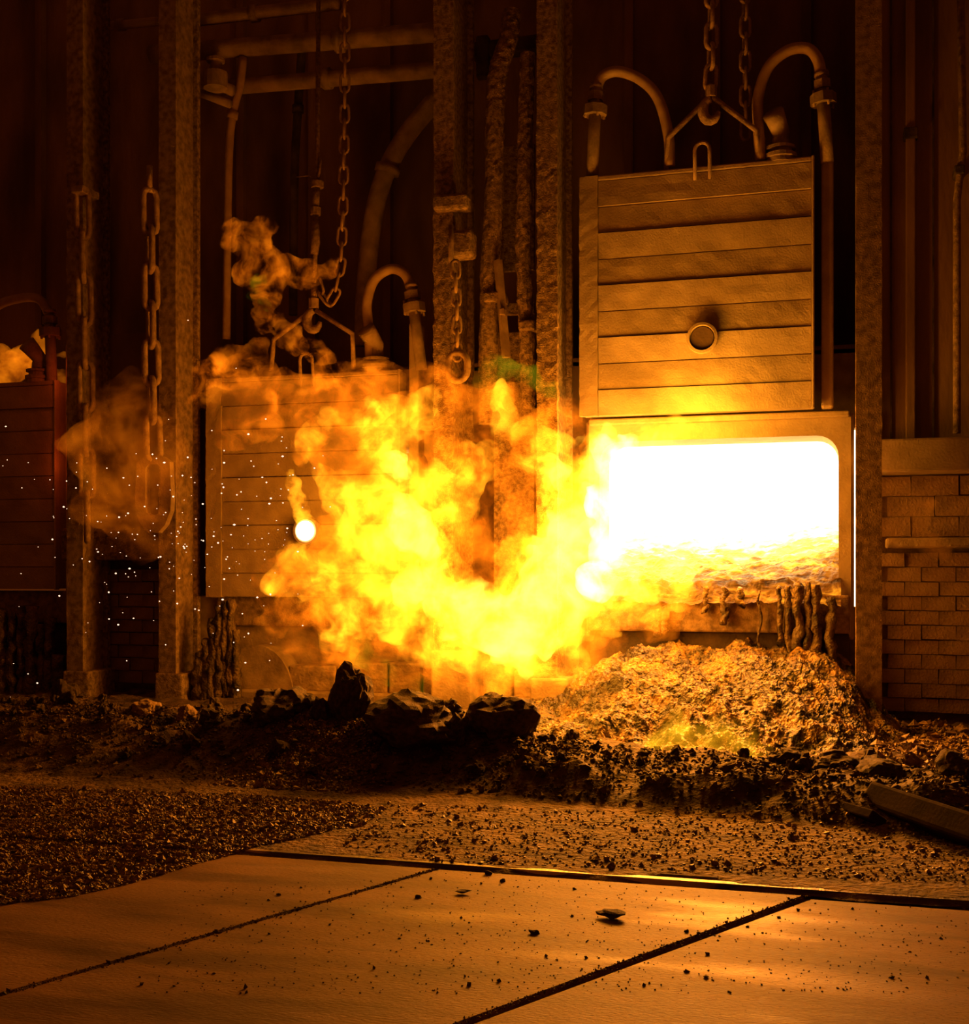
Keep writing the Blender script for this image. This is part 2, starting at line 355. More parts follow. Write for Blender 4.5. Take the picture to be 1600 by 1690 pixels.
# ------------------------------------------------------------------ furnace wall
PITCH = 4.06
OX0, OX1, OZ0, OZ1 = -2.25, 0.02, 1.22, 2.84      # open port
DX0, DX1 = -2.405, -0.195                          # raised door
wall = thing('wall_back', 'sooty furnace wall behind the steel posts', None); wall['kind'] = 'structure'
bxo('upper_plate', M['wall'], -26, 9, 13.1, 13.3, 3.7, 14, wall, 0)
bxo('shelf_plate', M['wall'], -26, 7, 12.15, 13.2, 3.66, 3.74, wall, 0)
for i in range(16):                                # ribs of the wall far up
    x = -11.5 + i * .93
    bxo('wall_rib', M['wall'], x, x + .09, 13.0, 13.1, 3.74, 14, wall, 0)
for k in range(3):                                 # piers between the ports, lintels over them
    dx = -PITCH * k
    bxo('lintel_plate', M['steel'], OX0 + dx - .16, OX1 + dx + .16, 12.15, 12.35, OZ1 + .1, 3.7, wall, 0)
    bxo('sill_plate', M['steel'], OX0 + dx - .16, OX1 + dx + .16, 12.15, 12.35, -.1, OZ0, wall, 0)
    if k: bxo('pier_plate', M['wall'], OX1 + dx + .16, OX0 + dx + PITCH - .16, 12.15, 12.35, -.1, 3.7, wall, 0)
bxo('pier_plate', M['wall'], -26, OX0 - 2 * PITCH - .16, 12.15, 12.35, -.1, 3.7, wall, 0)
bxo('pier_plate', M['wall'], OX1 + .16, 7, 12.15, 12.35, -.1, 3.7, wall, 0)
# the white-hot hearth behind the ports
hearth = thing('furnace_hearth', 'white-hot hearth seen through the open furnace port', 'hearth')
bxo('hearth_wall', M['hearth'], OX0 - .5, OX1 + .9, 14.2, 14.4, .4, 4.0, hearth, 0)
bxo('hearth_roof', M['hearth'], OX0 - .5, OX1 + .9, 12.4, 14.2, 3.4, 3.6, hearth, 0)
bxo('hearth_side', M['hearth'], OX0 - .7, OX0 - .5, 12.4, 14.4, .4, 3.6, hearth, 0)
bxo('hearth_side', M['hearth'], OX1 + .7, OX1 + .9, 12.4, 14.4, .4, 3.6, hearth, 0)
bxo('hearth_wall', M['hearth'], DX0 - PITCH + .9, DX0 - PITCH + 1.5, 12.45, 12.55, 1.7, 2.3, hearth, 0)

# port frames with rounded corners
def rrect(x0, x1, z0, z1, r, n=7):
    out = []
    for cx, cz, a0 in ((x1 - r, z1 - r, 0), (x0 + r, z1 - r, PI / 2), (x0 + r, z0 + r, PI), (x1 - r, z0 + r, 1.5 * PI)):
        for k in range(n): a = a0 + PI / 2 * k / (n - 1); out.append((cx + r * math.cos(a), cz + r * math.sin(a)))
    return out
def port(k, label):
    dx = -PITCH * k; t = thing('port_frame', label, 'frame', loc=(0, 0, 0))
    bm = bmesh.new(); y0, y1 = 11.83, 12.15
    inn = rrect(OX0 + dx, OX1 + dx, OZ0 - .1, OZ1, .2); o_ = rrect(OX0 + dx - .14, OX1 + dx + .14, OZ0 - .3, 3.05, .02)
    R = [[bm.verts.new((p[0], y, p[1])) for p in ring] for ring, y in ((o_, y1), (o_, y0 + .04), ([(p[0] * 1 + (.03 if p[0] < (OX0 + OX1) / 2 + dx else -.03), p[1] - (.03 if p[1] > 2 else -.03)) for p in o_], y0), (inn, y0), (inn, 12.36))]
    n = len(inn)
    for A, B in zip(R, R[1:]):
        for i in range(n): bm.faces.new((A[i], A[(i + 1) % n], B[(i + 1) % n], B[i]))
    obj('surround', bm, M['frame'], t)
    bxo('sill', M['post2'], OX0 + dx - .1, OX1 + dx + .1, 11.72, 12.2, .98, 1.34, t, .02)
    bxo('sill_base', M['dark'], OX0 + dx - .1, OX1 + dx + .1, 11.82, 12.2, -.05, .98, t, .02)
    bxo('top_ledge', M['frame'], OX0 + dx - .1, OX1 + dx + .1, 11.76, 11.84, 3.0, 3.06, t, .015)
    return t
port(0, 'glowing steel frame around the wide open furnace port')
port(1, 'steel frame around the middle port behind the large flame')
port(2, 'steel frame around the port at the left edge of the wall')

# ------------------------------------------------------------------ doors
def eye(bm, x, z, y, r=.018, w_=.07, h=.36):
    pts = [(x - w_, y, z - h * .25)] + [(x + w_ * math.cos(a), y - .03, z + h * .5 + w_ * math.sin(a)) for a in [PI - PI * i / 8 for i in range(9)]] + [(x + w_, y, z - h * .25)]
    return tube(bm, pts, r, 8)
def furnace_door(k, z0, label):
    dx = -PITCH * k; t = thing('furnace_door', label, 'door')
    y = 11.6; H = 2.33; x0, x1 = DX0 + dx, DX1 + dx; z1 = z0 + H
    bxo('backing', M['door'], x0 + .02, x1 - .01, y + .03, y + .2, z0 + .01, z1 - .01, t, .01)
    crust('stile', M['door'], x0, x0 + .18, y - .012, y + .06, z0, z1, t, .06, .006)
    bxo('edge_rib', M['door'], x1 - .025, x1, y - .03, y + .05, z0, z1, t, .008)
    bxo('top_rib', M['door'], x0 + .18, x1 - .025, y - .005, y + .1, z1 - .05, z1, t, .012)
    rows = 9; h = (H - .05) / rows; pa = .013
    hx, hz = x0 + 1.19, z0 + H * .297; hr = .125
    for i in range(rows):
        zt = z1 - .05 - i * h; zb = zt - h
        out_t, out_b = (.004, pa) if i % 2 else (pa + .016, .004)
        if i == 0: out_t, out_b = .02, .03
        bm = bmesh.new(); nx = 26; fr = []
        for r_ in range(4):
            zz = zt - .006 - (h - .012) * r_ / 3; oo = out_t + (out_b - out_t) * r_ / 3
            fr.append([(x0 + .185 + (x1 - .03 - x0 - .185) * c / nx, zz, oo) for c in range(nx + 1)])
        vf = [[bm.verts.new((a, y + .02 - o - .006 * fbm(Vector((a * 5, b * 9, k * 3)), 3), b)) for a, b, o in row] for row in fr]
        vb = [[bm.verts.new((a, y + .06, b)) for a, b, o in row] for row in (fr[0], fr[-1])]
        for r_ in range(3):
            for c in range(nx): bm.faces.new((vf[r_][c], vf[r_][c + 1], vf[r_ + 1][c + 1], vf[r_ + 1][c]))
        for c in range(nx):
            bm.faces.new((vf[0][c], vb[0][c], vb[0][c + 1], vf[0][c + 1])); bm.faces.new((vf[3][c], vf[3][c + 1], vb[1][c + 1], vb[1][c]))
        if k < 2:                                   # peephole cut through the plates it crosses
            gone = [f_ for f_ in bm.faces if (f_.calc_center_median() - Vector((hx, f_.calc_center_median().y, hz))).length < hr * .55]
            if gone and k == 1: bmesh.ops.delete(bm, geom=gone, context='FACES')
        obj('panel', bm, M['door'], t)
    bm = bmesh.new(); lathe(bm, (hx, 0, hz), [(hr, y + .12), (hr + .025, y - .055), (hr + .02, y - .08), (hr - .005, y - .085), (hr - .012, y - .04), (hr - .02, y - .03)], 24, 'Y')
    rim = obj('peephole_rim', bm, M['door'], t, smooth=False)
    if k == 1:
        bm = bmesh.new(); lathe(bm, (hx, 0, hz), [(hr - .02, y - .09), (hr - .02, y - .095)], 24, 'Y')
        tag(obj('peephole', bm, M['hearth'], rim), 'white-hot peephole')
    else:
        bm = bmesh.new(); lathe(bm, (hx, 0, hz), [(hr - .02, y - .05), (hr - .02, y - .06)], 24, 'Y')
        obj('peephole', bm, M['soot'], rim)  # flat dark brown disc closes the hole
    obj('lifting_eye', eye(bmesh.new(), x0 + 1.19, z1 - .05, y - .04), M['chain'], t, smooth=True)
    # water outlet on the top edge
    sx = x0 + 1.9; bm = bmesh.new()
    lathe(bm, (sx, y + .1, z1), [(.13, -.01), (.13, .03), (.15, .035), (.15, .07), (.11, .075), (.11, .11), (.14, .115), (.14, .14), (.08, .15), (.075, .22)], 16)
    obj('outlet_flange', bm, M['steel'], t)
    tubo('outlet_elbow', M['steel'], [(sx, y + .1, z1 + .2), (sx + .005, y + .1, z1 + .27), (sx - .03, y + .02, z1 + .36), (sx - .06, y - .04, z1 + .42)], [.075, .08, .09, .10], t, 12)
    return t
furnace_door(0, 3.07, 'raised furnace door of ribbed steel plates above the open port')
furnace_door(1, 1.29, 'lowered ribbed furnace door with a white-hot peephole, behind the flame')
furnace_door(2, 1.36, 'lowered ribbed furnace door at the left edge, flames over its top')
# guide bars beside the doors
for k, lab in ((0, 'upright guide bar beside the raised furnace door'), (1, 'upright guide bar beside the middle lowered door'), (2, 'upright guide bar glowing at the left door')):
    dx = -PITCH * k
    o = bxo('guide_bar', M['frame'], DX1 + dx + .06, DX1 + dx + .17, 11.66, 11.86, 3.08 if k == 0 else 1.0, 5.42 if k == 0 else 4.1, None, .02)
    tag(o, lab, 'guide')

# ------------------------------------------------------------------ posts
YP = 11.2
posts = [(110, 'dark outermost steel post on the left, beside a heavy chain'), (262, 'steel post with a lit side between the hanging link and the lowered door'),
         (716, 'thick crusted steel post behind the top of the flame'), (886, 'crusted steel post just left of the raised door'), (1413, 'tall steel post right of the glowing port')]
for i, (px, lab) in enumerate(posts):
    x = PX(px, YP); wd = .2 if i < 4 else .22; amp = (.006, .006, .014, .016, .004)[i]; pm = M['post'] if i in (2, 3) else M['post2']
    t = thing('steel_post', lab, 'post')
    rough = lambda z: .35 + .65 * sstep(6.2, 4.6, z) * sstep(.2, 1.0, z)
    crust('front_flange', pm, x, x + wd, YP, YP + .06, -.05, 8.2, t, .055, amp, rough)
    dp = (.45, .45, .66, .66, .10)[i]
    crust('web', pm, x + wd * .5 - .03, x + wd * .72, YP + .06, YP + dp, -.05, 8.2, t, .08, amp * .8, rough)
    bxo('rear_flange', M['post'], x, x + wd, YP + dp, YP + dp + .06, -.05, 8.2, t, .004)
    if i == 0 or i == 1:
        bxo('foot_plate', M['post'], x - .04, x + wd + .08, YP - .02, YP + .5, -.05, .5, t, .02)
    if i == 2:
        bxo('clamp', M['post'], x + .02, x + wd + .16, YP - .1, YP + .1, 5.05, 5.2, t, .03)
        bxo('clamp', M['post'], x + wd - .02, x + wd + .2, YP - .06, YP + .16, 4.6, 4.86, t, .04)
        tubo('bolt', M['chain'], [(x + wd, YP - .07, 4.55), (x + wd, YP - .07, 4.9)], .025, t, 8)
        bxo('foot_plate', M['steel'], x + .0, x + .42, YP - .1, YP + .3, .15, .8, t, .02)
    if i == 3:
        bxo('foot_plate', M['steel'], x - .05, x + .3, YP - .05, YP + .3, .1, .55, t, .02)

# stiffener post at the far right edge and wall pipes
t = thing('wall_pipe', 'thin upright pipe on the wall near the right edge', 'pipe')
tubo('pipe', M['post2'], [P(1586, -30, 11.9), P(1590, 250, 11.9), P(1580, 330, 11.9), P(1580, 715, 11.9)], .035, t, 10)
bxo('bracket', M['dark'], PX(1575, 11.9), PX(1592, 11.9), 11.85, 12.06, 5.2, 5.28, t, .01)
t = thing('wall_bar', 'flat upright bar on the dark wall right of the port', 'bar')
bxo('bar', M['soot_wall'], PX(1496, 11.95), PX(1512, 11.95), 11.97, 12.06, 2.8, 9, t, .01)
bxo('bar_clip', M['dark'], PX(1492, 11.95), PX(1516, 11.95), 11.94, 12.06, 5.6, 5.7, t, .01)

# ------------------------------------------------------------------ right bay: ledges and brickwork
rb = thing('wall_right', 'brick furnace pier with steel ledges right of the port', None); rb['kind'] = 'structure'
x0 = PX(1432, 11.7)
bxo('ledge', M['frame'], x0, 6, 11.55, 12.15, P(1500, 780, 11.7).z, P(1500, 726, 11.7).z, rb, .02)
bxo('ledge', M['steel'], PX(1462, 11.9), 6, 11.72, 12.15, P(1500, 905, 11.85).z, P(1500, 888, 11.85).z, rb, .02)
bxo('brick_backing', M['mortar'], x0, 6, 12.0, 12.16, 0, P(1500, 780, 11.7).z, rb, 0)
def brickwall(parent, x0, x1, z0, z1, y, bw=.30, bh=.135, gap=.009, skip=()):
    meshes = []
    for q in range(3):
        bm = box(bmesh.new(), -.5 * bw + gap / 2, .5 * bw - gap / 2, -.05, .05, -.5 * bh + gap / 2, .5 * bh - gap / 2)
        for v in bm.verts: v.co += Vector([random.uniform(-.005, .005) for _ in range(3)])
        me = bpy.data.meshes.new('brick'); bm.to_mesh(me); bm.free(); me.materials.append(M['brick']); meshes.append(me)
    r = 0; z = z0 + bh / 2
    while z < z1 - bh / 3:
        x = x0 + (bw / 2 if r % 2 else 0)
        while x < x1:
            if x0 - bw * .3 < x < x1 :
                o = link('brick', random.choice(meshes), None, parent, (x, y + random.uniform(-.012, .012), z))
            x += bw
        z += bh; r += 1
bxo('upper_wall', M['soot_wall'], PX(1418, 12.0), 6, 12.05, 12.2, P(1500, 740, 11.7).z, 9.2, rb, 0)
for q in (1470, 1540): bxo('wall_seam', M['dark'], PX(q, 12.0), PX(q + 3, 12.0), 12.03, 12.06, 2.7, 9.2, rb, 0)
brickwall(rb, PX(1465, 12.0), PX(1660, 12.0), .25, P(1500, 905, 11.85).z, 11.98)
brickwall(rb, PX(1465, 12.0), PX(1660, 12.0), P(1500, 886, 11.85).z, P(1500, 782, 11.7).z, 12.0, .42, .19)

# left niche between the two left posts
lw = thing('wall_left', 'narrow brick niche between the two left posts', None); lw['kind'] = 'structure'
nx0, nx1 = PX(150, 11.9), PX(272, 11.9)
bxo('niche_lintel', M['post'], nx0 - .1, nx1 + .25, 11.48, 12.15, P(210, 925, 11.7).z, P(210, 872, 11.7).z, lw, .03)
bxo('niche_panel', M['soot_wall'], nx0 - .1, nx1 + .3, 11.8, 12.15, P(210, 872, 11.7).z, 4.2, lw, .0)
bxo('niche_backing', M['mortar'], nx0, nx1 + .2, 11.83, 12.16, 0, P(210, 925, 11.9).z, lw, 0)
bxo('niche_base', M['dark'], nx0, nx1 + .2, 11.7, 12.1, 0.1, P(210, 1125, 11.9).z, lw, .02)
brickwall(lw, nx0, nx1 + .2, P(210, 1125, 11.9).z, P(210, 930, 11.9).z, 11.80, .3, .14)

# ------------------------------------------------------------------ lower front of the furnace (under the doors)
base = thing('furnace_plinth', 'low furnace plinth of blocks and beams under the middle door', 'plinth')
bxo('beam', M['steel'], PX(385, 11.6), PX(905, 11.6), 11.4, 11.75, P(640, 1182, 11.4).z, P(640, 1146, 11.4).z, base, .02)
xs = [PX(q, 11.6) for q in (480, 560, 645, 700, 770, 850, 925)]
for a, b in zip(xs, xs[1:]):
    bxo('block', M['block'], a + .012, b - .012, 11.5 + random.uniform(0, .03), 11.9, P(640, 1146, 11.5).z, P(640, 1095, 11.5).z + random.uniform(-.05, .06), base, .02)
bxo('lower_wall', M['steel'], PX(330, 11.9), PX(960, 11.9), 11.8, 12.15, 0, P(640, 985, 11.9).z, base, 0)
bm = bmesh.new(); pr = []
c_ = P(430, 1120, 11.6)
c_.z -= .16
arch = [(c_.x + .42 * math.cos(PI - PI * i / 12), c_.z + .52 * math.sin(PI * i / 12)) for i in range(13)]
fr = [bm.verts.new((a, 11.5, b)) for a, b in arch]; bk = [bm.verts.new((a, 11.82, b)) for a, b in arch]
bm.faces.new(fr); bm.faces.new(bk[::-1])
for i in range(13): bm.faces.new((fr[i], fr[(i + 1) % 13], bk[(i + 1) % 13], bk[i]))
obj('arch_cover', bm, M['steel'], base)

# ------------------------------------------------------------------ pipes overhead
def pipe(lab, pts, r, mat='steel', name='overhead_pipe', cat='pipe', collars=()):
    t = thing(name, lab, cat); tubo('pipe', M[mat], pts, r, t, 14, 4)
    for c, d in collars:
        c = Vector(c); d = Vector(d).normalized()
        tubo('collar', M[mat], [c - d * .04, c + d * .04], r * 1.35, t, 14)
    return t
Y2 = 12.3
def hp(a, b, Y): return [P(*a, Y), P((a[0] + b[0]) / 2, (a[1] + b[1]) / 2, Y), P(*b, Y)]
pipe('topmost overhead pipe right of the second post', hp((300, 36), (560, 5), 12.0), .07, collars=[(P(420, 22, 12.0), (1, 0, 0))])
pipe('thick overhead pipe, second one from the top', hp((250, 90), (760, 50), 12.0), .10, collars=[(P(560, 66, 12.0), (1, 0, 0))])
pipe('overhead pipe, lowest of the three between the posts', hp((330, 148), (760, 112), 12.1), .085, collars=[(P(540, 130, 12.1), (1, 0, 0))])
pipe('overhead pipe between the two left posts', hp((128, 48), (275, 34), 12.0), .05, collars=[(P(200, 41, 12.0), (1, 0, 0))])
pipe('wide curved duct sweeping down behind the hoist chain', [P(770, 120, 12.5), P(715, 170, 12.5), P(660, 240, 12.5), P(628, 310, 12.5), P(612, 390, 12.5), P(602, 500, 12.5), P(601, 570, 12.5)], .105, 'steel', 'curved_duct', 'duct', [(P(640, 280, 12.5), (-.3, 0, -1))])
pipe('bent hose hanging beside the second post', [P(402, 95, 12.0), P(396, 140, 12.0), P(384, 190, 12.0), P(378, 260, 12.0), P(375, 420, 12.0), P(374, 560, 12.0)], .045, 'hose', 'hanging_hose', 'hose', [(P(384, 190, 12.0), (-.2, 0, -1))])
pipe('slim upright pipe behind the wire rope', [P(500, 60, 12.7), P(492, 180, 12.7), P(486, 300, 12.7), P(484, 520, 12.7)], .05, 'dark', 'upright_pipe', 'pipe', [(P(492, 180, 12.7), (0, 0, 1))])
# valve block beside the second post
t = thing('valve_block', 'rusty valve block on a pipe beside the second post', 'valve')
a, b = P(330, 130, 11.9), P(385, 165, 11.9)
tubo('stem', M['steel'], [P(322, 125, 11.9), P(385, 150, 11.9)], .06, t, 10)
tubo('stem', M['steel'], [P(322, 150, 11.9), P(380, 172, 11.9)], .045, t, 10)
bm = lathe(bmesh.new(), P(356, 128, 11.8), [(.05, -.15), (.13, -.12), (.13, .05), (.06, .08), (.06, .16), (.1, .17), (.1, .2)], 14); obj('body', bm, M['steel'], t)
# pipes in the gap between the two middle posts
t = thing('crusted_riser', 'crusted riser pipe between the two middle posts, bent at the top', 'pipe')
def crusttube(name, mat, pts, r, parent, amp=.012, seg=14):
    bm = tube(bmesh.new(), smoothpath(pts, 16), r, seg)
    for v in bm.verts: v.co += Vector((fbm(v.co * 17, 3), fbm(v.co * 17 + Vector((9, 0, 0)), 3), 0)) * amp
    return obj(name, bm, mat, parent)
crusttube('pipe', M['post'], [P(846, 20, 11.6), P(838, 70, 11.55), P(822, 120, 11.5), P(817, 200, 11.5), P(815, 330, 11.5), P(808, 480, 11.5), P(806, 700, 11.5)], .095, t)
bxo('clip', M['post'], PX(800, 11.45), PX(834, 11.45), 11.38, 11.6, 4.2, 4.3, t, .02)
t = thing('crusted_riser', 'crusted riser pipe close beside the post left of the raised door', 'pipe')
crusttube('pipe', M['post'], [P(872, 90, 11.6), P(868, 200, 11.55), P(866, 330, 11.5), P(864, 420, 11.5), P(870, 560, 11.5), P(872, 700, 11.5)], .075, t, .016)
bxo('clip', M['post'], PX(858, 11.45), PX(884, 11.45), 11.38, 11.6, 3.9, 4.0, t, .02)
t = thing('gap_cover', 'flat cover plate with two dark slots between the middle posts', 'plate')
za, zb, zc, zd, ze = [P(840, q, 11.75).z for q in (240, 448, 500, 520, 548)]
xa, xb = PX(815, 11.75), PX(882, 11.75)
bxo('plate', M['post'], xa, xb, 11.75, 11.8, zb, za, t, .008)
bxo('plate', M['post'], xa, xb, 11.75, 11.8, zd, zc, t, .008)
bxo('plate', M['post'], xa, xb, 11.75, 11.8, 1.0, ze, t, .008)
t = thing('slanted_bar', 'short slanted steel bar between the two middle posts', 'bar')
bm = bmesh.new(); tube(bm, [P(822, 430, 11.4), P(836, 590, 11.4)], .045, 4); obj('bar', bm, M['steel'], t)
bxo('bar_bolt', M['chain'], PX(826, 11.36), PX(834, 11.36), 11.32, 11.42, P(830, 520, 11.36).z, P(830, 510, 11.36).z, t, .005)
t = thing('cross_brace', 'dark cross brace high between the two middle posts', 'brace')
bxo('bar', M['dark'], PX(780, 12), PX(892, 12), 11.95, 12.1, P(830, 92, 12).z, P(830, 66, 12).z, t, .02)
bxo('gusset', M['dark'], PX(790, 12), PX(810, 12), 11.9, 12.0, P(830, 130, 12).z, P(830, 60, 12).z, t, .02)

# ------------------------------------------------------------------ cooling hoses
def hose(lab, arc, riser_bot, flip, r=.052):
    t = thing('cooling_hose', lab, 'hose', 'cooling hoses of the furnace doors')
    tubo('hose', M['hose'], arc, r, t, 12, 6)
    e = Vector(arc[-1]); b = Vector(riser_bot); d = (b - e).normalized()
    tubo('riser_pipe', M['steel'], [e, b], r * 1.15, t, 12)
    obj('union_nut', tube(bmesh.new(), [e + d * .02, e + d * .10], r * 1.6, 6), M['steel'], t)
    fg = obj('flange', tube(bmesh.new(), [e + d * .15, e + d * .24], r * 2.3, 8), M['steel'], t)
    for a in range(4):
        q = Vector((math.cos(a * PI / 2 + .5), math.sin(a * PI / 2 + .5), 0)) * r * 1.8
        tubo('bolt', M['chain'], [e + d * .12 + q, e + d * .27 + q], .014, fg, 6)
    tubo('clamp', M['chain'], [e - d * .06, e - d * .02], r * 1.3, t, 12)
    return t
Yh = 11.66
hose('cooling hose looping over the left end of the raised door', [P(1106, 275, Yh), P(1104, 225, Yh), P(1088, 165, Yh), P(1060, 133, Yh), P(1022, 118, Yh), P(995, 126, Yh), P(984, 150, Yh)], P(978, 290, Yh), 0)
hose('cooling hose looping high over the right end of the raised door', [P(1256, 265, Yh), P(1252, 205, Yh), P(1252, 160, Yh), P(1268, 112, Yh), P(1300, 84, Yh), P(1332, 80, Yh), P(1350, 98, Yh), P(1357, 130, Yh)], P(1366, 268, Yh), 0)
hose('cooling hose looping over the middle lowered door above the flame', [P(612, 600, Yh), P(608, 535, Yh), P(606, 500, Yh), P(618, 462, Yh), P(645, 444, Yh), P(668, 452, Yh), P(680, 478, Yh)], P(696, 610, Yh), 0)
hose('cooling hose arching in from the left edge over the left door', [P(-60, 600, Yh), P(-40, 540, Yh), P(-5, 505, Yh), P(35, 492, Yh), P(65, 494, Yh), P(82, 520, Yh)], P(86, 640, Yh), 0)

# ------------------------------------------------------------------ chains
def link_mesh(L_, w_, r, n=5, seg=6):
    pts = []
    s = L_ / 2 - w_ / 2
    for k in range(n + 1): a = PI * k / n; pts.append((w_ / 2 * math.cos(a), 0, s + w_ / 2 * math.sin(a)))
    for k in range(n + 1): a = PI + PI * k / n; pts.append((w_ / 2 * math.cos(a), 0, -s + w_ / 2 * math.sin(a)))
    bm = tube(bmesh.new(), pts, r, seg, True); me = bpy.data.meshes.new('link'); bmesh.ops.recalc_face_normals(bm, faces=bm.faces)
    bm.to_mesh(me); bm.free(); me.materials.append(M['chain']); me.shade_smooth(); return me
def chain(name, lab, path, L_, w_, r, cat='chain', group=None, skew=.35):
    path = [Vector(p) for p in path]; t = thing(name, lab, cat, group)
    me = link_mesh(L_, w_, r); pitch = L_ - 2 * r * 1.05
    seg = 0; d = 0.0; dist = [0]
    for a, b in zip(path, path[1:]): dist.append(dist[-1] + (b - a).length)
    s = L_ / 2; i = 0
    def at(s):
        for k in range(len(path) - 1):
            if s <= dist[k + 1] or k == len(path) - 2:
                q = (s - dist[k]) / (dist[k + 1] - dist[k]); return path[k].lerp(path[k + 1], q), (path[k + 1] - path[k]).normalized()
    while s < dist[-1]:
        p, dr = at(s)
        o = link('link', me, None, t); rot = Vector((0, 0, -1)).rotation_difference(dr).to_matrix().to_4x4()
        o.matrix_world = Matrix.Translation(p) @ rot @ Matrix.Rotation((PI / 2 if i % 2 else 0) + skew + random.uniform(-.15, .15), 4, 'Z')
        s += pitch; i += 1
    return t
Yc = 11.5
chain('hoist_chain', 'slack hoist chain hanging right of the wire rope', [P(570, -30, Yc), P(569, 200, Yc), P(566, 360, Yc), P(562, 440, Yc), P(553, 485, Yc), P(543, 502, Yc), P(532, 488, Yc), P(524, 462, Yc)], .19, .085, .016)
chain('hoist_chain', 'hoist chain holding the hook over the raised door', [P(1175, -30, Yc), P(1174, 120, Yc), P(1172, 160, Yc)], .24, .10, .022)
chain('hoist_chain', 'loose chain hanging right of the hook over the raised door', [P(1230, -30, 11.8), P(1231, 235, 11.8)], .2, .09, .017)
t = chain('post_chain', 'chain hanging down the thick crusted post', [P(752, 430, 11.08), P(755, 585, 11.08)], .17, .075, .018)
o = link('end_link', link_mesh(.27, .19, .035, 7, 8), None, t, P(756, 605, 11.08))
Yl = 11.0
t = chain('long_link_chain', 'long-linked chain beside the outermost left post', [P(136, 312, Yl), P(142, 612, Yl), P(144, 870, Yl)], .52, .13, .032, skew=.5)
bxo('pin', M['chain'], PX(126, Yl), PX(146, Yl), 10.9, 11.2, P(136, 322, Yl).z, P(136, 310, Yl).z, t, .01)
t = chain('long_link_chain', 'long-linked chain beside the second post with a big slotted link', [P(247, 312, Yl), P(250, 600, Yl), P(254, 775, Yl)], .46, .14, .034, skew=.9)
tubo('ring', M['chain'], [P(247, 274, Yl), P(247, 318, Yl)], .03, t, 8)
# slotted end link
bm = bmesh.new(); c = P(256, 818, Yl); oo = []; ii = []
prof = [(-.19, .34), (-.21, .0), (-.20, -.18), (-.14, -.30), (-.06, -.38), (.06, -.38), (.14, -.30), (.20, -.16), (.21, 0.0), (.19, .34), (.1, .40), (-.1, .40)]
hole = [(-.085, .28), (-.09, .0), (-.09, -.12), (-.07, -.18), (-.03, -.2), (.03, -.2), (.07, -.18), (.09, -.12), (.09, 0.0), (.085, .28), (.05, .32), (-.05, .32)]
rr = [[bm.verts.new((c.x + a, c.y + yy, c.z + b)) for a, b in q] for q, yy in ((hole, -.04), (prof, -.04), (prof, .04), (hole, .04))]
for A, B in zip(rr, rr[1:] + rr[:1]):
    for k in range(12): bm.faces.new((A[k], A[(k + 1) % 12], B[(k + 1) % 12], B[k]))
obj('slotted_link', bm, M['steel'], t)

# hooks and lifting yokes
def hook_yoke(lab_h, lab_y, top, bend, arms, rope=None):
    t = thing('lifting_hook', lab_h, 'hook')
    x, y, z = bend
    tubo('shank', M['chain'], [top, (x, y, z + .12)], .035, t, 10)
    cur = [(x + .075 * math.cos(a), y, z - .02 + .10 * math.sin(a)) for a in [PI * .5 + 2 * PI * q / 14 for q in range(11)]]
    obj('hook_bend', tube(bmesh.new(), cur, [.035, .04, .045, .05, .052, .052, .05, .045, .04, .03, .02], 10), M['chain'], t, smooth=True)
    obj('collar', tube(bmesh.new(), [(x, y, z + .1), (x, y, z + .2)], .055, 8), M['chain'], t)
    u = thing('lifting_yoke', lab_y, 'yoke')
    for a in arms: tubo('arm', M['chain'], a, .026, u, 10)
    return t
Yy = 11.5
hook_yoke('hook hanging over the raised furnace door', 'rod yoke between the hook and the raised door', P(1172, 140, Yy), P(1174, 178, Yy),
          [[P(1172, 160, Yy), P(1103, 228, 11.6), P(1100, 282, 11.66)], [P(1176, 160, Yy), P(1250, 216, 11.6), P(1252, 270, 11.66)]])
hook_yoke('hook at the end of the wire rope above the flame', 'rod yoke spread under the wire rope hook', P(519, 470, Yy), P(518, 525, Yy),
          [[P(516, 512, Yy), P(452, 560, 11.6), P(448, 612, 11.66)], [P(521, 512, Yy), P(582, 551, 11.6), P(584, 610, 11.66)]])
t = thing('wire_rope', 'taut wire rope with a frayed splice left of the hoist chain', 'rope')
tubo('strand', M['rope'], [P(526, -30, Yy), P(524, 300, Yy), P(521, 400, Yy), P(519, 474, Yy)], .024, t, 8)
tubo('frayed_end', M['rope'], [P(523, 300, Yy), P(527, 285, Yy - .03), P(530, 260, Yy - .03)], .014, t, 6)
tubo('frayed_end', M['rope'], [P(522, 297, Yy), P(510, 290, Yy - .02), P(490, 292, Yy - .02)], .006, t, 6)
obj('splice_ring', tube(bmesh.new(), [P(524, 300, Yy), P(524, 310, Yy)], .065, 10), M['rope'], t)
obj('splice_ring', tube(bmesh.new(), [P(521, 343, Yy), P(521, 355, Yy)], .055, 10), M['rope'], t)
tubo('sleeve', M['rope'], [P(523, 310, Yy), P(521, 345, Yy)], .038, t, 8)
tubo('sleeve', M['rope'], [P(521, 355, Yy), P(521, 400, Yy), P(519, 420, Yy)], [.035, .05, .04], t, 8)

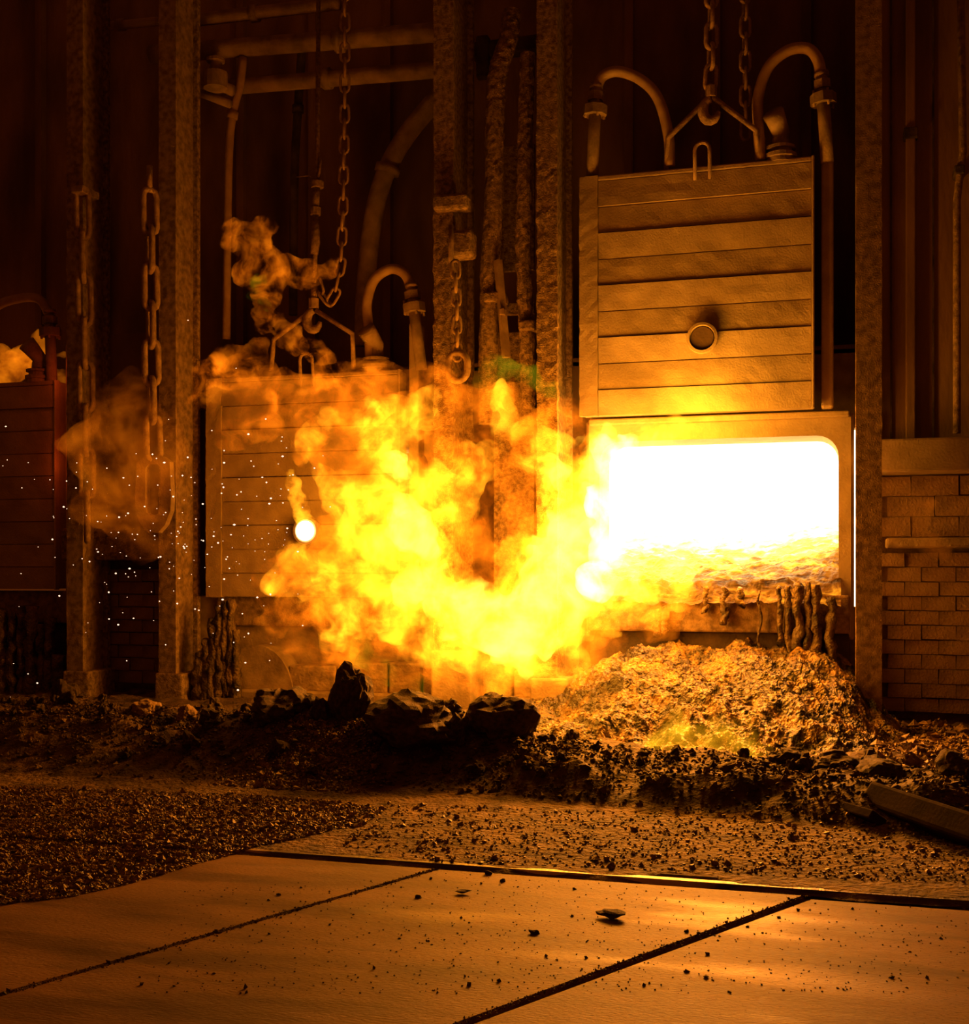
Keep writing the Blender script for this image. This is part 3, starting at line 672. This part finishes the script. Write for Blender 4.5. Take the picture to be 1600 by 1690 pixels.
# ------------------------------------------------------------------ slag mound and molten slag
HM = [(-3.1, .05), (-2.75, .38), (-2.4, .68), (-2.05, .88), (-1.75, .95), (-1.45, .86), (-1.1, .9), (-.7, .97), (-.3, .92), (.0, .8), (.2, .55), (.45, .2), (.7, .02)]
FR = [(-3.1, 9.9), (-2.4, 9.35), (-1.6, 9.25), (-1, 9.15), (-.3, 9.1), (.2, 9.3), (.7, 9.9)]
def mound(x, y):
    h = lerpt(HM, x); f0 = lerpt(FR, x); e = sstep(f0 - .1, 11.75, y); e = .35 * e + .65 * max(0, min(1, (y - f0) / (11.5 - f0)))
    p = Vector((x, y, 0)); q = Vector((x * 1.1 + y * .5, y * .8 - x * .35, 0))
    rid = noise.ridged_multi_fractal(q * 1.25 + Vector((3, 1, 0)), 1.0, 2.1, 5, 1.0, 2.0)
    n = (rid - 1.1) * .15 + fbm(q * 5, 5) * .05 + fbm(p * 16, 4) * .02
    k = sstep(0, .18, h * e)
    return h * .86 * e + n * (.15 + .85 * k) * (1 if h * e > .02 else .3) + .05
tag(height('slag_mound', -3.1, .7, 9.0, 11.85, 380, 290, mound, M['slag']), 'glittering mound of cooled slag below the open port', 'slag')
def bank(x, y):
    # molten bank: from the lip at the sill up into the hearth
    s = (y - 11.66) / (13.9 - 11.66)
    z = 1.26 + .17 * sstep(0, .08, s) + .62 * s + .14 * sstep(-1.0, 0.05, x) * sstep(0, .3, s)
    p = Vector((x, y, 0))
    return z + fbm(p * 5, 5) * .045 + fbm(p * 14, 3) * .014
tag(height('molten_slag', OX0 - .02, OX1 + .02, 11.66, 13.95, 120, 110, bank, M['molten']), 'glowing molten slag welling over the sill of the open port', 'slag')
# crust drips hanging from the sill and from the left wall
def drip(lab, px, y0, y1, Y, r, name='slag_drip', group=None):
    a = P(px, y0, Y); b = P(px, y1, Y); n = 18; bm = bmesh.new()
    pts = [a.lerp(b, i / n) + Vector((fbm(Vector((px, i * .2, 0)), 3) * .03, fbm(Vector((px + 50, i * .2, 0)), 3) * .02, 0)) for i in range(n + 1)]
    rs = [r * (.8 + .35 * abs(fbm(Vector((px * .3, i * .3, 5)), 3)) + .35 * (i / n)) for i in range(n + 1)]
    tube(bm, pts, rs, 10)
    for v in bm.verts: v.co += Vector((noise.noise(v.co * 13), noise.noise(v.co * 13 + Vector((7, 0, 0))), 0)) * r * .7
    return tag(obj(name, bm, M['drip'], smooth=True), lab, 'slag', group)
NTH = 'first second third fourth fifth sixth seventh eighth ninth tenth eleventh twelfth'.split()
for i, (px, a, b, r) in enumerate(((1086, 1005, 1050, .03), (1096, 1000, 1046, .025), (1165, 968, 1012, .025), (1196, 968, 1030, .03), (1222, 970, 1000, .03), (1254, 975, 1085, .014), (1288, 968, 1060, .025), (1302, 966, 1112, .03), (1318, 962, 1070, .045), (1334, 960, 1115, .035), (1348, 965, 1128, .05), (1372, 985, 1120, .04))):
    drip(f'crusted slag runnel on the open port sill, {NTH[i]} from the left', px, a, b, 11.66, r, group='slag runnels on the open port sill')
for i, (px, a, b, r) in enumerate(((330, 1075, 1175, .07), (341, 1055, 1165, .06), (352, 1020, 1175, .055), (362, 1000, 1160, .05), (372, 992, 1150, .04), (381, 990, 1150, .045), (390, 1040, 1160, .05))):
    drip(f'dark slag runnel right of the second post, {NTH[i]} from the left', px, a, b, 11.35, r, group='slag runnels by the second post')
for i, (px, a, b, r) in enumerate(((4, 1005, 1180, .07), (20, 1010, 1180, .06), (36, 1000, 1180, .05), (52, 1000, 1180, .07), (68, 1030, 1180, .05), (82, 1020, 1180, .06), (98, 1080, 1185, .08))):
    drip(f'dark slag runnel below the left edge door, {NTH[i]} from the left', px, a, b, 11.4, r, group='slag runnels below the left door')

# ------------------------------------------------------------------ rubble, gravel and scraps
rocks = [rock_mesh('slag_lump', i, 3, .5, (1, random.uniform(.7, 1), random.uniform(.55, .9))) for i in range(7)]
for me in rocks: me.materials.append(M['rubble'])
bl = rock_mesh('pale_lump', 21, 3, .3, (1, .8, .6)); bl.materials.append(M['block'])
def place(name, me, px, py, Y, s, lab, cat='rock', group=None, rot=None, sc=(1, 1, 1)):
    o = link(name, me); p = P(px, py, Y); o.location = p; o.scale = (s * sc[0], s * sc[1], s * sc[2])
    o.rotation_euler = rot or (random.uniform(0, .5), random.uniform(0, .5), random.uniform(0, 6))
    return tag(o, lab, cat, group)
def boulder(px, py, Y, w_, h_, seed, lab, mat='rubble', tilt=0.0):
    me = rock_mesh('boulder', seed, 4, .27, (1, .8, 1), 1.3); me.materials.append(M[mat])
    o = link('boulder', me); p = P(px, py, Y); k = (p - Vector((0, 0, EYE))).length / F
    z = max(p.z, ground(p.x, p.y) + .18 * h_ * k)
    o.location = (p.x, p.y, z); o.scale = (w_ / 2 * k, w_ / 2 * k, h_ / 2 * k); o.rotation_euler = (0, tilt, seed); return tag(o, lab, 'rock')
boulder(577, 1178, 8.9, 84, 120, 31, 'dark jagged boulder standing up before the blocks', tilt=.15)
boulder(240, 1176, 8.9, 52, 34, 32, 'pale chunk lying on the rubble below the niche', 'block')
boulder(308, 1200, 8.8, 40, 34, 33, 'pale chunk by the slag runnels of the second post', 'block')
boulder(105, 1170, 9.6, 60, 64, 34, 'rounded dark boulder beside the outermost left post')
boulder(825, 1222, 8.8, 120, 90, 35, 'broad dark boulder left of the glittering slag mound')
boulder(460, 1215, 8.8, 110, 70, 36, 'flat striped boulder below the slanted bars')
boulder(680, 1235, 8.6, 170, 90, 37, 'wide dark boulder at the middle of the bank')
boulder(1300, 1300, 8.6, 60, 36, 38, 'dark lump at the front foot of the slag mound')
boulder(1450, 1300, 8.4, 90, 44, 39, 'dark lump before the right gravel strip')
boulder(1580, 1305, 8.3, 60, 50, 40, 'dark lump at the right edge behind the tilted plate')
boulder(1385, 1310, 8.5, 70, 40, 41, 'dark lump right of the slag mound foot')
random.seed(12)
for i in range(130):
    x = random.uniform(-7.6, 1.5); yr = lerpt(RIDGE_Y, x); y = random.gauss(yr - .1, .42)
    if y < lerpt(FRONT, x) + .15 or y > 10.6: continue
    if x > -2.3 and y > 9.15: continue
    s = random.choice((.03, .04, .05, .05, .06, .08, .1)) * random.uniform(.8, 1.3) * (.75 if x > -1.8 else 1)
    o = link('slag_lump', random.choice(rocks)); o.location = (x, y, ground(x, y) + s * .3); o.scale = (s, s, s)
    o.rotation_euler = (random.uniform(0, 6), random.uniform(0, 6), random.uniform(0, 6))
    tag(o, 'small dark angular lump in the rubble bank before the furnace', 'rock', 'slag lumps in the rubble bank')
# single clods on the plates
for px, py, w_, lab in ((805, 1443, 16, 'dark clod by the rail, left of a second clod'), (830, 1455, 12, 'round clod on the plate just below the rail'),
                        (691, 1482, 12, 'dark clod right of the long plate seam'), (765, 1475, 26, 'thin dark flake lying on the middle plate'),
                        (883, 1541, 16, 'jagged clod on the lower middle plate'), (1010, 1515, 50, 'long flat scrap on the middle plate'),
                        (948, 1468, 8, 'tiny clod of a pair near the rail'), (1134, 1538, 9, 'tiny clod on the right plate seam'), (1515, 1382, 12, 'small pale stone before the tilted plate')):
    p = G(px, py); k = (p - Vector((0, 0, EYE))).length / F; me = rock_mesh('clod', px, 2, .5, (1, .6, .6 if w_ < 20 else .22)); me.materials.append(M['block' if px == 1515 else 'rubble'])
    o = link('clod', me, None, None, (p.x, p.y, w_ * k * .15 + (.05 if px == 1515 else 0))); o.scale = [w_ * k / 2] * 3; o.rotation_euler = (0, 0, random.uniform(-.4, .4)); tag(o, lab, 'clod')

def chips(name, n, sampler, smin, smax, mat, lab, cat):
    """loose chips, far too many to count: one mesh"""
    rng = np.random.default_rng(5); base = []
    oct_ = np.array([(1, 0, 0), (-1, 0, 0), (0, 1, 0), (0, -1, 0), (0, 0, 1), (0, 0, -1)], float)
    tri = np.array([(0, 2, 4), (2, 1, 4), (1, 3, 4), (3, 0, 4), (2, 0, 5), (1, 2, 5), (3, 1, 5), (0, 3, 5)])
    V = []; T = []
    for i in range(n):
        x, y = sampler(rng); z = ground(x, y) if y > 6.02 else 0.0
        s = rng.uniform(smin, smax) * (1 + 1.2 * (rng.random() < .06))
        R = Matrix.Rotation(rng.uniform(0, 6), 3, 'Z') @ Matrix.Rotation(rng.uniform(0, 6), 3, 'X')
        v = (oct_ * rng.uniform(.6, 1.3, (6, 3)) * np.array([1, .8, .6]) + rng.uniform(-.2, .2, (6, 3))) @ np.array(R) * s
        V.append(v + np.array((x, y, z + s * .25))); T.append(tri + 6 * i)
    V = np.concatenate(V); T = np.concatenate(T)
    me = bpy.data.meshes.new(name); me.from_pydata(V.tolist(), [], T.tolist()); o = link(name, me, mat)
    return tag(o, lab, cat, kind='stuff')
def inpoly(poly):
    xs_ = [p[0] for p in poly]; ys = [p[1] for p in poly]
    def f(rng):
        while True:
            x = rng.uniform(min(xs_), max(xs_)); y = rng.uniform(min(ys), max(ys)); c = False
            for (a, b), (d, e) in zip(poly, poly[1:] + poly[:1]):
                if (b > y) != (e > y) and x < (d - a) * (y - b) / (e - b) + a: c = not c
            if c: p = G(x, y); return p.x, p.y
    return f
chips('gravel', 30000, inpoly([(-150, 1300), (420, 1320), (640, 1342), (600, 1372), (420, 1402), (330, 1425), (220, 1458), (110, 1482), (0, 1493), (-150, 1500)]), .005, .014, M['gravel'], 'dark glinting gravel heaped on the left of the plates', 'gravel')
chips('gravel', 3000, inpoly([(640, 1335), (1600, 1365), (1600, 1465), (1150, 1445), (700, 1425), (560, 1400)]), .005, .013, M['gravel'], 'fine grit scattered between the rail and the bank', 'gravel')
chips('gravel', 1200, inpoly([(300, 1470), (720, 1440), (1300, 1480), (1600, 1500), (1600, 1640), (200, 1640)]), .002, .006, M['rubble'], 'specks of dark grit lying on the floor plates', 'gravel')
def seampts(rng):
    y = rng.uniform(3.0, yb); a, b = ((SA1, SA2) if rng.random() < .6 else (SB1, SB2))
    return ext(a, b, y) + rng.normal(0, .014), y
chips('gravel', 2200, seampts, .002, .006, M['rubble'], 'dark grit packed into the joints of the floor plates', 'gravel')
def bankpts(rng):
    while True:
        x = rng.uniform(-7.5, 1.5); y = rng.normal(lerpt(RIDGE_Y, x) - .35, .4)
        if y > lerpt(FRONT, x) + .08: return x, y
chips('rubble', 9000, bankpts, .008, .022, M['rubble'], 'broken slag rubble covering the bank before the furnace', 'rubble')
def slopepts(rng): return rng.normal(-3.75, .28), rng.uniform(7.75, 8.7)
chips('gravel', 2600, slopepts, .008, .02, M['gravel'], 'glinting chips sliding down the middle of the rubble bank', 'gravel')
def rightpts(rng): return rng.uniform(.3, 2.2), rng.uniform(8.6, 11.6)
chips('gravel', 3500, rightpts, .015, .035, M['gravel'], 'brown gravel spread right of the slag mound', 'gravel')

# bars and beams among the rubble
def bar(name, lab, cat, a, b, w_, h_, mat, parts=None):
    a, b = Vector(a), Vector(b); d = (b - a); Lg = d.length
    bm = box(bmesh.new(), -w_ / 2, w_ / 2, -h_ / 2, h_ / 2, 0, Lg, min(w_, h_) * .15)
    o = obj(name, bm, mat); o.matrix_world = Matrix.Translation(a) @ Vector((0, 0, 1)).rotation_difference(d).to_matrix().to_4x4(); return tag(o, lab, cat)
bar('scrap_bar', 'bright slanted steel bar lying against the dark boulder', 'bar', P(492, 1185, 9.2), P(545, 1228, 8.9), .06, .04, M['block'])
bar('scrap_bar', 'short pale bar leaning right of the jagged boulder', 'bar', P(606, 1160, 9.3), P(622, 1195, 9.15), .05, .07, M['block'])
bar('scrap_bar', 'thin upright bar at the left foot of the slag mound', 'bar', P(915, 1298, 8.6), P(906, 1316, 8.5), .03, .03, M['block'])
bar('steel_girder', 'long dark steel beam leaning from the mound to the floor', 'beam', P(1350, 1322, 8.0), P(1450, 1352, 7.5), .12, .06, M['beam'])
bar('steel_girder', 'heavy tilted steel plate at the right edge of the floor', 'beam', P(1455, 1325, 7.9), P(1660, 1395, 7.0), .30, .16, M['beam'])
bar('short_rail', 'short shiny rail end between the beam and the tilted plate', 'rail', P(1425, 1343, 7.9), P(1520, 1346, 7.9), .03, .03, M['rail'])
bar('short_rail', 'lower shiny rail end before the tilted plate', 'rail', P(1430, 1352, 7.7), P(1520, 1353, 7.7), .025, .03, M['rail'])

# ------------------------------------------------------------------ flames
def hull(name, blobs, mat, parent=None, voxel=.035, amp=.14, freq=2.0, seed=0, inflate=1.0):
    bm = bmesh.new()
    for px, py, r, Y in blobs:
        p = P(px, py, Y); k = (p - Vector((0, 0, EYE))).length / F
        bmesh.ops.create_icosphere(bm, subdivisions=3, radius=r * k * inflate, matrix=Matrix.Translation(p) @ Matrix.Diagonal((1, .62, 1, 1)))
    me = bpy.data.meshes.new(name); bm.to_mesh(me); bm.free()
    o = bpy.data.objects.new(name, me); COL.objects.link(o)
    md = o.modifiers.new('r', 'REMESH'); md.mode = 'VOXEL'; md.voxel_size = voxel
    sm = o.modifiers.new('s', 'SMOOTH'); sm.iterations = 3
    dg = bpy.context.evaluated_depsgraph_get(); ev = bpy.data.meshes.new_from_object(o.evaluated_get(dg))
    bpy.data.objects.remove(o); bpy.data.meshes.remove(me)
    nv = len(ev.vertices); co = np.empty(nv * 3); ev.vertices.foreach_get('co', co); co = co.reshape(-1, 3)
    nr = np.array([v.normal[:] for v in ev.vertices]); off = Vector((seed * 5.1, seed * 2.3, 0))
    # turbulence: slow swirls carry the surface about, finer ones fray it
    out = []
    for c, n_ in zip(co, nr):
        c = Vector(c); v = noise.noise_vector(c * freq + off) * amp * 1.1 + noise.noise_vector(c * freq * 2.7 + off) * amp * .28
        r_ = noise.fractal(c * freq * 2.2 + off, .75, 2.1, 6)
        out.append(c + v + Vector(n_) * (r_ * amp * .75))
    co = np.array(out)
    ev.vertices.foreach_set('co', co.ravel()); ev.update()
    o = bpy.data.objects.new(name, ev); COL.objects.link(o)      # one clean closed skin without folds
    md = o.modifiers.new('r', 'REMESH'); md.mode = 'VOXEL'; md.voxel_size = voxel * .8
    dg = bpy.context.evaluated_depsgraph_get(); ev2 = bpy.data.meshes.new_from_object(o.evaluated_get(dg))
    bpy.data.objects.remove(o); bpy.data.meshes.remove(ev); ev = ev2; ev.name = name; ev.materials.clear()
    o = link(name, ev, mat, parent, smooth=True)
    o.visible_shadow = False                     # glowing gas holds back no light
    return o
A_, B_ = 10.7, 10.5
mid = [(1040, 800, 60, 11.6), (1010, 765, 45, 11.6), (965, 810, 75, 11.1), (965, 900, 90, 10.9), (1040, 950, 55, 11.2), (1120, 965, 38, 11.4), (905, 975, 90, A_),
       (840, 1050, 75, B_), (850, 1115, 26, B_), (770, 1035, 70, B_), (700, 975, 80, B_), (655, 900, 85, B_), (615, 820, 52, A_), (680, 800, 62, A_), (635, 745, 45, A_),
       (780, 770, 45, 10.9), (890, 745, 48, 10.9), (850, 700, 28, 10.9), (828, 668, 18, 10.9), (600, 965, 60, B_), (545, 950, 42, B_), (495, 935, 38, B_), (470, 960, 24, B_), (530, 1000, 40, B_), (560, 1050, 32, B_), (745, 850, 45, A_),
       (560, 690, 34, A_), (528, 712, 28, A_), (512, 742, 20, A_), (620, 680, 42, A_), (690, 685, 40, A_), (850, 1138, 24, B_), (700, 1085, 28, B_), (1080, 728, 26, 11.7), (1120, 712, 14, 11.75), (560, 890, 34, B_), (590, 1040, 36, B_), (930, 1065, 36, B_), (985, 1040, 30, A_), (600, 1005, 44, B_), (1060, 995, 36, 11.2), (720, 1050, 44, B_), (560, 800, 26, A_)]
core = [(1000, 800, 55, 11.5), (985, 880, 75, 11.0), (915, 960, 75, A_), (835, 1040, 55, B_), (765, 1005, 52, B_), (700, 945, 48, B_), (675, 865, 42, A_), (1020, 955, 48, 11.1), (915, 780, 30, 10.9), (650, 790, 24, A_), (1060, 740, 22, 11.7), (975, 728, 14, 11.4), (1100, 925, 34, 11.5), (1060, 850, 50, 11.6), (1010, 760, 40, 11.6), (1000, 920, 60, 11.2), (1010, 725, 18, 11.6), (1085, 722, 15, 11.7), (905, 1015, 60, 10.7), (870, 1070, 34, 10.5), (945, 870, 50, 10.9), (1150, 925, 24, 11.6)]
env = [(px, py, r * 1.22 + 6, Y) for px, py, r, Y in mid] + [(455, 950, 30, B_), (600, 640, 46, A_), (530, 645, 40, A_), (720, 655, 60, A_), (790, 660, 40, A_), (470, 660, 34, A_), (420, 665, 30, A_), (400, 610, 36, A_), (355, 605, 28, A_), (345, 655, 24, A_), (385, 700, 24, A_), (560, 1085, 36, B_), (470, 1020, 28, B_), (640, 1080, 34, B_), (930, 690, 36, 11.1)]
fl = thing('furnace_flame', 'huge billowing yellow flame bursting from the open port', 'flame')
hull('outer_flame', env, M['f_env'], fl, .05, .22, 1.6, 1, 1.15)
hull('outer_flame', env, M['f_env'], fl, .045, .18, 2.2, 12, .85)
hull('flame_body', mid, M['f_mid'], fl, .035, .17, 1.8, 2, 1.12)
hull('flame_body', mid, M['f_mid'], fl, .03, .15, 2.4, 13, .72)
hull('flame_core', core, M['f_core'], fl, .03, .17, 2.0, 3, 1.0)
tag(hull('flame_root', [(1002, 760, 34, 11.5), (1000, 830, 40, 11.45), (1004, 900, 40, 11.4), (985, 955, 34, 11.2), (1040, 735, 18, 11.6)], M['f_root'], fl, .03, .10, 2.4, 21), 'white-hot root')
tag(hull('green_wisp', [(825, 612, 26, 10.9), (870, 622, 26, 10.9), (800, 630, 18, 10.9), (905, 640, 16, 10.9)], M['f_green'], fl, .03, .08, 4, 4), 'green wisp')
tag(hull('green_wisp', [(600, 1085, 30, 10.5), (570, 1105, 20, 10.5), (640, 1110, 24, 10.5), (690, 1130, 20, 10.5)], M['f_green'], fl, .03, .08, 4, 5), 'green wisp')
tag(hull('flame_wisp', [(395, 385, 26, 10.8), (425, 400, 28, 10.8), (440, 370, 16, 10.8), (415, 440, 30, 10.8), (430, 480, 28, 10.8), (468, 450, 28, 10.8), (505, 448, 26, 10.8), (545, 440, 22, 10.8), (450, 530, 24, 10.8), (480, 560, 26, 10.8), (520, 580, 24, 10.8)], M['f_wisp'], None, .03, .1, 3.4, 6), 'orange wisp curling up before the wire rope hook', 'flame')
tag(hull('flame_puff', [(205, 680, 44, 10.6), (215, 735, 54, 10.6), (235, 785, 54, 10.6), (265, 800, 34, 10.6), (160, 760, 44, 10.6), (125, 730, 30, 10.6), (205, 840, 54, 10.6), (250, 870, 40, 10.6), (150, 830, 36, 10.6)], M['f_puff'], None, .04, .14, 2.2, 7, 1.25), 'soft orange glowing puff around the big slotted link', 'flame')  # smoky puff; its orange light is drawn as its own emission
tag(hull('flame_jet', [(505, 862, 15, 11.35), (498, 845, 16, 11.3), (490, 822, 17, 11.25), (484, 798, 14, 11.2), (480, 780, 9, 11.2)], M['f_jet'], None, .02, .04, 5, 8), 'small flame jet licking out of the white-hot peephole', 'flame')
tag(hull('flame_tongue', [(-40, 600, 34, 12.0), (0, 600, 34, 12.0), (30, 600, 30, 12.0), (60, 595, 30, 12.0), (75, 615, 22, 12.0), (70, 570, 18, 12.0), (5, 625, 20, 12.0), (104, 590, 10, 12.0), (104, 620, 10, 12.0)], M['f_tongue'], None, .03, .08, 3, 9), 'flames showing over the top of the left door', 'flame')
tag(hull('yellow_wisp', [(428, 462, 16, 10.75), (422, 490, 14, 10.75), (436, 505, 10, 10.75)], M['f_green'], None, .025, .06, 4, 15), 'small yellow green wisp inside the orange wisp', 'flame')
tag(hull('slag_vapour', [(1150, 1240, 56, 9.5), (1200, 1258, 52, 9.3), (1110, 1215, 44, 9.7), (1215, 1225, 40, 9.5), (1250, 1262, 34, 9.2), (1090, 1250, 34, 9.4)], M['f_glow'], None, .04, .1, 3, 11), 'yellow glowing vapour low over the front of the slag mound', 'flame')  # made-up glowing hull that paints the bright spot on the slag
tag(hull('smoke_wisp', [(1490, 885, 16, 11.5), (1515, 865, 20, 11.5), (1535, 900, 22, 11.5), (1520, 835, 16, 11.5), (1560, 915, 16, 11.5)], M['f_puff'], None, .03, .08, 5, 12), 'faint wisp of lit smoke before the right brick pier', 'smoke')  # smoke emits here in place of scattering the firelight

# ------------------------------------------------------------------ sparks
bm = bmesh.new(); bmesh.ops.create_icosphere(bm, subdivisions=1, radius=1.0); sp = bpy.data.meshes.new('spark'); bm.to_mesh(sp); bm.free(); sp.materials.append(M['spark'])
random.seed(3)
for i in range(240):
    q = random.random()
    if q < .45: px, py = random.gauss(250, 90), random.gauss(880, 70)
    elif q < .75: px, py = random.gauss(420, 60), random.gauss(860, 110)
    else: px, py = random.uniform(0, 470), random.uniform(690, 1290)
    px = abs(px); py = min(py, 1180 + random.uniform(0, 90))
    Y = random.uniform(9.3, 10.4); p = P(px, py, Y)
    o = link('spark', sp, None, None, p); s = random.choice((.003, .0035, .004, .005, .006, .008)); o.scale = (s * random.uniform(1, 1.8), s, s)
    tag(o, 'tiny glowing spark drifting before the left half of the furnace', 'spark', 'sparks left of the flame')
